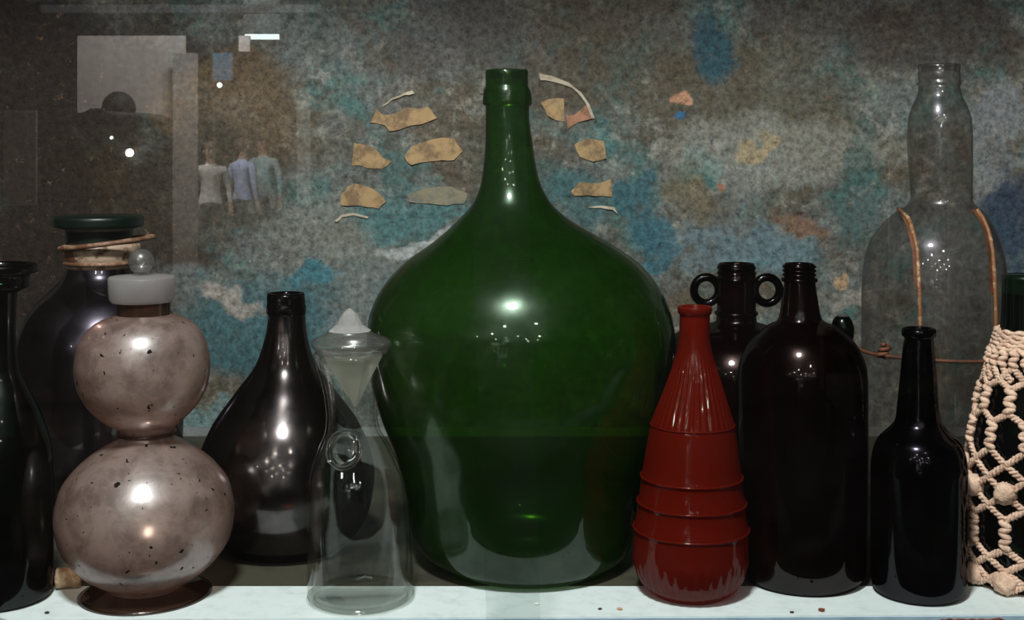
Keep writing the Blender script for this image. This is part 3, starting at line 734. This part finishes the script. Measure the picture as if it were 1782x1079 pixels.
def sennit(y0, y1, a, w=.0076):
    bm = bmesh.new(); n = max(2, int(round((y1 - y0) / 9.5)))
    for i in range(n):
        y = y0 + (y1 - y0) * (i + .5) / n
        c = MB.pt(y, a, .0045); rt = Matrix.Rotation(a, 3, 'Z') @ Matrix.Rotation((-1) ** i * .35, 3, 'Y')
        ball_bm(c, 1, w, .0046, (y1 - y0) / n * .62 * 1.3 / F, 8, 6, bm, rt)
    tube_bm([MB.pt(y0 - 3, a, .003), MB.pt((y0 + y1) / 2, a, .003), MB.pt(y1 + 3, a, .003)], .003, 6, bm)
    return bm
for k in range(NB):
    a = A0 + k * DA; h = a + DA / 2
    def cord(*args): obj('cord', twist(*args), cord_m, cov)
    obj('knotted_bar', sennit(606, 632, a, .0062), cord_m, cov); obj('knotted_bar', sennit(606, 632, h, .0062), cord_m, cov)
    cord(632, a, 655, h); cord(632, h, 655, a + DA)
    cord(632, a, 655, a - DA / 2 + .0001); cord(655, h, 668, a); cord(655, h, 668, a + DA)
    obj('knotted_bar', sennit(668, 708, a), cord_m, cov)
    cord(708, a, 724, h); cord(708, a, 724, a - DA / 2)
    obj('knotted_bar', sennit(724, 768, h), cord_m, cov)
    for (y0, y1, s0) in ((768, 792, 1), (792, 816, 0), (816, 842, 1), (842, 864, 0), (864, 884, 1)):
        a0 = h if s0 else a
        cord(y0, a0, y1, a0 + DA / 2); cord(y0, a0, y1, a0 - DA / 2)
    obj('bobble', ball_bm(MB.pt(838, a, .005), .0115, 1, 1, .95, 14, 10), cord_m, cov)
    obj('knotted_bar', sennit(886, 934, a), cord_m, cov)
    for (y0, y1, s0) in ((934, 952, 0), (952, 972, 1), (972, 990, 0), (990, 1006, 1)):
        a0 = h if s0 else a
        cord(y0, a0, y1, a0 + DA / 2); cord(y0, a0, y1, a0 - DA / 2)
    obj('bobble', ball_bm(MB.pt(990, a, .005), .0115, 1, 1, .95, 14, 10), cord_m, cov)
# crumple the bobbles into knots
for o in list(cov.children):
    if o.name.split('.')[0] == 'bobble':
        for v in o.data.vertices:
            d = v.normal
            v.co += d * .0022 * math.sin(v.co.x * 1500 + 1) * math.sin(v.co.z * 1600 + v.co.y * 900)

# ------------------------------------------------------------------ cork and crumbs on the shelf
ckm = plain('old_cork', (0.72, 0.52, 0.34), 0.9, scale=70, col2=(0.40, 0.24, 0.13), bump=0.9, lo=.45, hi=.62)
bm = bmesh.new(); rr = .0108
c0 = Vector(((97 - 891) * 1.312 / F, 1.312, rr)); c1 = Vector(((138 - 891) * 1.312 / F, 1.318, rr))
tube_bm([c0.lerp(c1, u) for u in (0, .04, .25, .5, .75, .96, 1)], [rr * .8, rr * .95, rr * .97, rr * .9, rr * 1.0, rr * .98, rr * .85], 20, bm)
bmesh.ops.subdivide_edges(bm, edges=bm.edges[:], cuts=1, use_grid_fill=True)
for v in bm.verts:
    if v.co.z > .003:
        v.co += Vector((random.uniform(-1, 1), random.uniform(-1, 1), random.uniform(-1, 1))) * .0005
co = obj('cork', bm, ckm)
props(co, 'worn cream cork lying between the green bottle and the globe jar foot', 'cork')
chips = [(1430, 1064, .0022, 'rust', 'red paint chip on the shelf in front of the amber jug'), (1378, 1067, .0014, 'dark', 'tiny dark crumb on the shelf in front of the amber jug'), (934, 1053, .0017, 'white', 'white crumb on the shelf below the demijohn'), (1044, 1061, .0014, 'dark', 'dark crumb at the shelf edge right of the demijohn base'), (1078, 1062, .0020, 'tan', 'tan crumb on the shelf left of the red bottle'), (82, 1068, .0016, 'dark', 'dark crumb on the shelf in front of the green bottle')]
chm = {'rust': M['rust'], 'dark': M['dark'], 'white': plain('white_crumb', (.9, .9, .88)), 'tan': plain('tan_crumb', (.5, .33, .2))}
for px, py, r, k, lb in chips:
    g = ground(px, py); bm = bmesh.new(); bmesh.ops.create_icosphere(bm, subdivisions=2, radius=r)
    for v in bm.verts: v.co = Vector((v.co.x * 1.5, v.co.y * 1.1, v.co.z * .7)) * random.uniform(.75, 1.2); 
    zmin = min(v.co.z for v in bm.verts)
    for v in bm.verts: v.co += g - Vector((0, 0, zmin))
    props(obj('crumb', bm, chm[k], smooth=False), lb, 'crumb', 'crumbs on the shelf')

# ------------------------------------------------------------------ the hall seen reflected in the glass
white = plain('white_board', (0.78, 0.66, 0.62), 0.7, var=0.1, scale=4)
pale = plain('pale_panel', (0.42, 0.38, 0.34), 0.7, var=0.15, scale=6)
blue_p = plain('blue_poster', (0.03, 0.14, 0.25), 0.6)
def board(name, x0, y0, x1, y1, D, m, label, cat, t=0.03):
    a, b = V(x0, y0, D), V(x1, y1, D)
    return props(obj(name, box_bm(a.x, b.x, a.y - t, a.y, b.z, a.z, .003), m, smooth=False), label, cat)
board('notice_board', 134, 62, 322, 208, 9.0, white, 'large blank white board reflected at the upper left, behind the dark figure', 'board')
board('banner', 300, 92, 343, 475, 8.9, plain('pale_banner_cloth', (0.5, 0.42, 0.39), .8, var=.15, scale=5), 'narrow pale hanging banner reflected beside the white board', 'banner')
board('banner', 516, 175, 540, 356, 11, pale, 'narrow pale vertical banner reflected left of the demijohn neck', 'banner')
board('wall_panel', 5, 192, 62, 358, 8.0, plain('grey_panel', (.3, .25, .23), .7, var=.2, scale=5), 'dim grey panel reflected at the far left edge', 'panel')
board('wall_sign', 415, 62, 435, 90, 12.5, white, 'small white card sign reflected beside the ceiling tube light', 'sign')
board('wall_poster', 370, 92, 405, 140, 12.6, blue_p, 'dark blue poster reflected under the small white sign', 'poster')
board('door_leaf', 1655, 190, 1724, 741, 7.0, plain('pale_door', (.30, .27, .27), .7, var=.2, scale=4), 'tall pale door leaf reflected over the wired bottle', 'door', .04)
board('curtain_strip', 1550, 100, 1560, 741, 7.0, pale, 'thin pale strip reflected left of the wired bottle', 'strip')
a, b = V(70, 8, 10), V(560, 22, 10)
o = struct('trim_2', box_bm(a.x, b.x, a.y - .08, a.y, b.z, a.z), plain('pale_trim', (.12, .115, .125), .7, var=.2))

# round-backed armchair
ach = empty('armchair', V(1545, 770, 6.2), 'pale round backed armchair reflected behind the small black bottle', 'chair')
acm = plain('pale_upholstery', (0.42, 0.37, 0.31), 0.85, var=0.3, scale=12); acd = plain('dark_upholstery', (0.05, 0.045, 0.035), 0.9, var=.3)
ach.location.z = FLOOR_Z
bz = V(1545, 512, 6.2).z - FLOOR_Z
rad = .32
bm = bmesh.new(); rg = []
for dy in (-.05, .05):
    pts = [(rad * math.cos(a_), rad * .62 * math.sin(a_)) for a_ in [PI * k / 24 for k in range(25)]]
    rg.append([bm.verts.new((x, dy, bz - rad * .62 + z)) for x, z in pts] + [bm.verts.new((-rad, dy, .35)), bm.verts.new((rad, dy, .35))])
bm.faces.new(rg[0]); bm.faces.new(rg[1][::-1])
for i in range(27): bm.faces.new((rg[0][i], rg[1][i], rg[1][(i + 1) % 27], rg[0][(i + 1) % 27]))
bmesh.ops.recalc_face_normals(bm, faces=bm.faces[:])
obj('backrest', bm, acd, ach, smooth=False)
obj('back_piping', tube_bm([(rad * math.cos(a_), .05, bz - rad * .62 + rad * .62 * math.sin(a_)) for a_ in [PI * k / 24 for k in range(25)]], .035, 10), acm, ach, label='pale rounded roll along the top')
obj('seat', box_bm(-rad, rad, .05, .58, .30, .44, .03), acd, ach)
for sx in (-1, 1):
    for y in (-.02, .53): obj('leg', tube_bm([(sx * .27, y, 0), (sx * .27, y, .32)], [.018, .025], 10), M['dark'], ach)

# people, as continuous skinned figures
def person(root_loc, rz, hgt, cols, pose, label, hair):
    k = hgt / 1.75
    J = {}; E = []; Rr = {}
    def j(n, p, r, par=None):
        J[n] = Vector(p) * k; Rr[n] = r * k
        if par: E.append((par, n))
    j('pelvis', (0, 0, .95), .145); j('waist', (0, 0, 1.08), .125, 'pelvis'); j('chest', (0, .01, 1.28), .15, 'waist'); j('neck0', (0, .0, 1.44), .075, 'chest')
    j('neck1', (0, -.015, 1.51), .055, 'neck0'); j('head0', (0, -.03, 1.58), .078, 'neck1'); j('head1', (0, -.03, 1.67), .088, 'head0'); j('head2', (0, -.02, 1.73), .055, 'head1')
    for s, sd in ((-1, 'l'), (1, 'r')):
        j('sh' + sd, (s * .19, .0, 1.40), .07, 'chest'); el, wr = pose[sd]
        j('el' + sd, el, .045, 'sh' + sd); j('wr' + sd, wr, .03, 'el' + sd)
        d = (Vector(wr) - Vector(el)).normalized(); pl = Vector(wr) + d * .07
        j('pa' + sd, pl, .033, 'wr' + sd)
        sidev = d.cross(Vector((0, 1, .2))).normalized() if abs(d.y) < .9 else Vector((1, 0, 0))
        for i, (o_, ln) in enumerate(((-.03, .075), (-.01, .085), (.01, .08), (.03, .06))):
            p1 = pl + d * ln * .5 + sidev * o_; j('f%s%d' % (sd, i), p1, .0095, 'pa' + sd)
            j('g%s%d' % (sd, i), p1 + d * ln * .5 + Vector((0, -.015, 0)), .008, 'f%s%d' % (sd, i))
        j('th' + sd, Vector(wr) + d * .04 - sidev * .045 + Vector((0, -.02, 0)), .011, 'wr' + sd)
        j('hip' + sd, (s * .10, 0, .88), .11, 'pelvis'); j('kn' + sd, (s * .11, -.02, .50), .065, 'hip' + sd); j('an' + sd, (s * .115, .02, .09), .045, 'kn' + sd); j('to' + sd, (s * .13, -.16, .035), .035, 'an' + sd)
    names = list(J); idx = {n: i for i, n in enumerate(names)}
    me = bpy.data.meshes.new('skeleton'); me.from_pydata([J[n] for n in names], [(idx[a], idx[b]) for a, b in E], [])
    o = bpy.data.objects.new('skeleton', me); COL.objects.link(o)
    md = o.modifiers.new('skin', 'SKIN'); md.use_smooth_shade = True
    for i, n in enumerate(names):
        sv_ = me.skin_vertices[0].data[i]; sv_.radius = (Rr[n], Rr[n] * (.72 if n in ('pelvis', 'waist', 'chest') else 1)); sv_.use_root = (n == 'pelvis')
    s2 = o.modifiers.new('sub', 'SUBSURF'); s2.levels = 1; s2.render_levels = 1
    dg = bpy.context.evaluated_depsgraph_get(); nm = bpy.data.meshes.new_from_object(o.evaluated_get(dg))
    bpy.data.objects.remove(o)
    for c in cols: nm.materials.append(c)
    hx = [(J['pal']), (J['par'])]
    for p in nm.polygons:
        c = p.center; p.use_smooth = True
        if c.z > 1.47 * k or min((c - h).length for h in hx) < .13 * k: p.material_index = 2
        elif c.z > .93 * k or abs(c.x) > .24 * k: p.material_index = 0
        else: p.material_index = 1
    root = empty('person', root_loc, label, 'person'); root.rotation_euler = (0, 0, rz)
    body = bpy.data.objects.new('body', nm); COL.objects.link(body); body.parent = root
    hb = ball_bm(Vector((0, -.005, 1.675)) * k, .098 * k, .95, 1.08, 1.0, 16, 10)
    bmesh.ops.delete(hb, geom=[v for v in hb.verts if v.co.z < 1.66 * k and v.co.y < .0], context='VERTS')
    obj('hair', hb, hair, root)
    for s in (-1, 1):
        obj('eye', ball_bm(Vector((s * .032, -.112, 1.645)) * k, .011 * k, u=8, v=6), M['dark'], root)
        obj('ear', ball_bm(Vector((s * .092, -.02, 1.63)) * k, .028 * k, .4, .8, 1.1, 8, 6), cols[2], root)
    obj('nose', ball_bm(Vector((0, -.122, 1.605)) * k, .016 * k, .8, 1.1, 1.4, 8, 6), cols[2], root)
    obj('mouth', ball_bm(Vector((0, -.108, 1.565)) * k, .022 * k, 1.2, .4, .35, 8, 6), plain('lips', (.25, .08, .07), .5), root)
    return root
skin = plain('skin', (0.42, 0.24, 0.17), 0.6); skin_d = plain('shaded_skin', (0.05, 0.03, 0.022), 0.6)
blk = plain('black_cloth', (0.012, 0.012, 0.014), 0.9); hair_d = plain('dark_hair', (0.012, 0.009, 0.008), 0.7); hair_b = plain('brown_hair', (0.08, 0.04, 0.025), 0.7)
wsh = plain('white_shirt', (0.62, 0.56, 0.54), 0.9); bsh = plain('pale_blue_shirt', (0.42, 0.46, 0.68), 0.9); tsh = plain('teal_shirt', (0.30, 0.40, 0.42), 0.9); trs = plain('grey_trousers', (0.06, 0.06, 0.07), 0.9)
hang = {'l': ((-.25, .02, 1.13), (-.27, -.03, .88)), 'r': ((.25, .02, 1.13), (.27, -.03, .88))}
hold = {'l': ((-.30, -.07, 1.60), (-.07, -.26, 1.62)), 'r': ((.30, -.07, 1.60), (.07, -.26, 1.62))}
p0 = V(207, 270, 7.6)
# figures face the glass (+Y), so they are turned by half a turn
person((p0.x, p0.y, FLOOR_Z), PI, 1.86, (blk, blk, skin_d), hold, 'dark silhouetted person holding up a phone, reflected at the upper left', hair_d)
ph = empty('phone', (V(214, 252, 7.3).x, p0.y + .42, V(214, 252, 7.3).z), 'phone with a bright lamp held up by the dark figure', 'phone')
obj('case', box_bm(-.08, .08, -.005, .005, -.075, .04, .003), M['dark'], ph)
def glow(name, par, p, r, s): return obj(name, ball_bm(p, r, u=12, v=8), emit('lamp_glow', (1, .97, .93), s), par)
glow('phone_lamp', ph, Vector((V(237, 266, 7.3).x - ph.location.x, .008, V(237, 266, 7.3).z - ph.location.z)), .024, 40)
glow('phone_lamp', ph, Vector((V(206, 240, 7.3).x - ph.location.x, .008, V(206, 240, 7.3).z - ph.location.z)), .010, 22)
for px, D_, hh, shirt, lb, hr_, rz in ((366, 16.5, 1.66, wsh, 'person in a white shirt reflected at the left, standing in the hall', hair_b, PI * .9), (422, 17.0, 1.72, bsh, 'person in a pale blue shirt reflected at the left, facing the hall', hair_b, PI * .2), (458, 17.6, 1.78, tsh, 'person in a teal shirt reflected behind the pale blue shirt', hair_d, PI * 1.1)):
    q = V(px, 270, D_)
    person((q.x, q.y, FLOOR_Z), rz, hh, (shirt, trs, skin), hang, lb, hr_)

# ceiling lamps of the hall; their small images sparkle in every bottle
metal = plain('lamp_metal', (0.1, 0.1, 0.1), 0.4, metallic=0.8)
kl = empty('ceiling_lamp', (KEY.x, KEY.y, CEIL_Z), 'large round ceiling lamp just in front of the display case', 'lamp')
ax = (Vector((0, 1.45, .15)) - KEY).normalized(); off = KEY - kl.location
bm = tube_bm([off - ax * .10, off - ax * .02], [.10, .15], 32); obj('housing', bm, metal, kl)
obj('stem', tube_bm([(0, 0, -.02), (0, 0, 0)], .02, 10), metal, kl)
lamp_e = emit('spot_glow', (1, 0.95, 0.88), 120)
spots = [(-.5, -.9), (.45, -.7), (-1.15, -1.5), (-.1, -2.0), (.8, -1.9), (-.75, -2.7), (.3, -3.1), (-1.6, -3.5), (1.1, -3.9), (-.4, -4.3), (-1.1, -5.2), (.6, -5.2), (-2.2, -2.1)]
for x, y in spots:
    h = 1.80
    o = empty('spotlight', (x, y, h), 'small round ceiling spotlight of the hall, mirrored as a white dot in the bottles', 'lamp', 'ceiling spotlights of the hall')
    obj('housing', tube_bm([(0, 0, 0), (0, 0, -.06)], [.05, .06], 16), metal, o)
    obj('rod', tube_bm([(0, 0, 0), (0, 0, CEIL_Z - h)], .008, 6), metal, o)
    obj('bulb', ball_bm((0, 0, -.085), .048, u=12, v=8), lamp_e, o)
for tx, ty in HALL_FILLS:  # trays for the added fill lamps, which stay out of view
    o = empty('tube_or_fill_lamp', (tx, ty, CEIL_Z), 'added ceiling fill lamp, out of view, brightening the reflected hall', 'lamp', 'added fill lamps of the hall')
    obj('tray', box_bm(-.68, .68, -.06, .06, -.19, 0, .005), metal, o)
fx = V(456, 64, 13.5); 
o = empty('tube_or_fill_lamp', fx, 'short bright fluorescent lamp reflected at the top left', 'lamp')
obj('tube', tube_bm([(-.18, 0, 0), (.18, 0, .0)], .03, 10), emit('tube_glow', (.85, 1, .95), 14), o)
obj('bracket', box_bm(-.2, .2, -.03, .03, .028, CEIL_Z - fx.z, .003), metal, o)
q = V(382, 148, 14); o = empty('pendant_lamp', q, 'small round pendant bulb reflected above the hall visitors', 'lamp')
obj('bulb', ball_bm((0, 0, 0), .03, u=12, v=8), emit('pendant_glow', (1, .97, .9), 30), o)
obj('cable', tube_bm([(0, 0, .028), (0, 0, CEIL_Z - q.z)], .006, 6), metal, o)
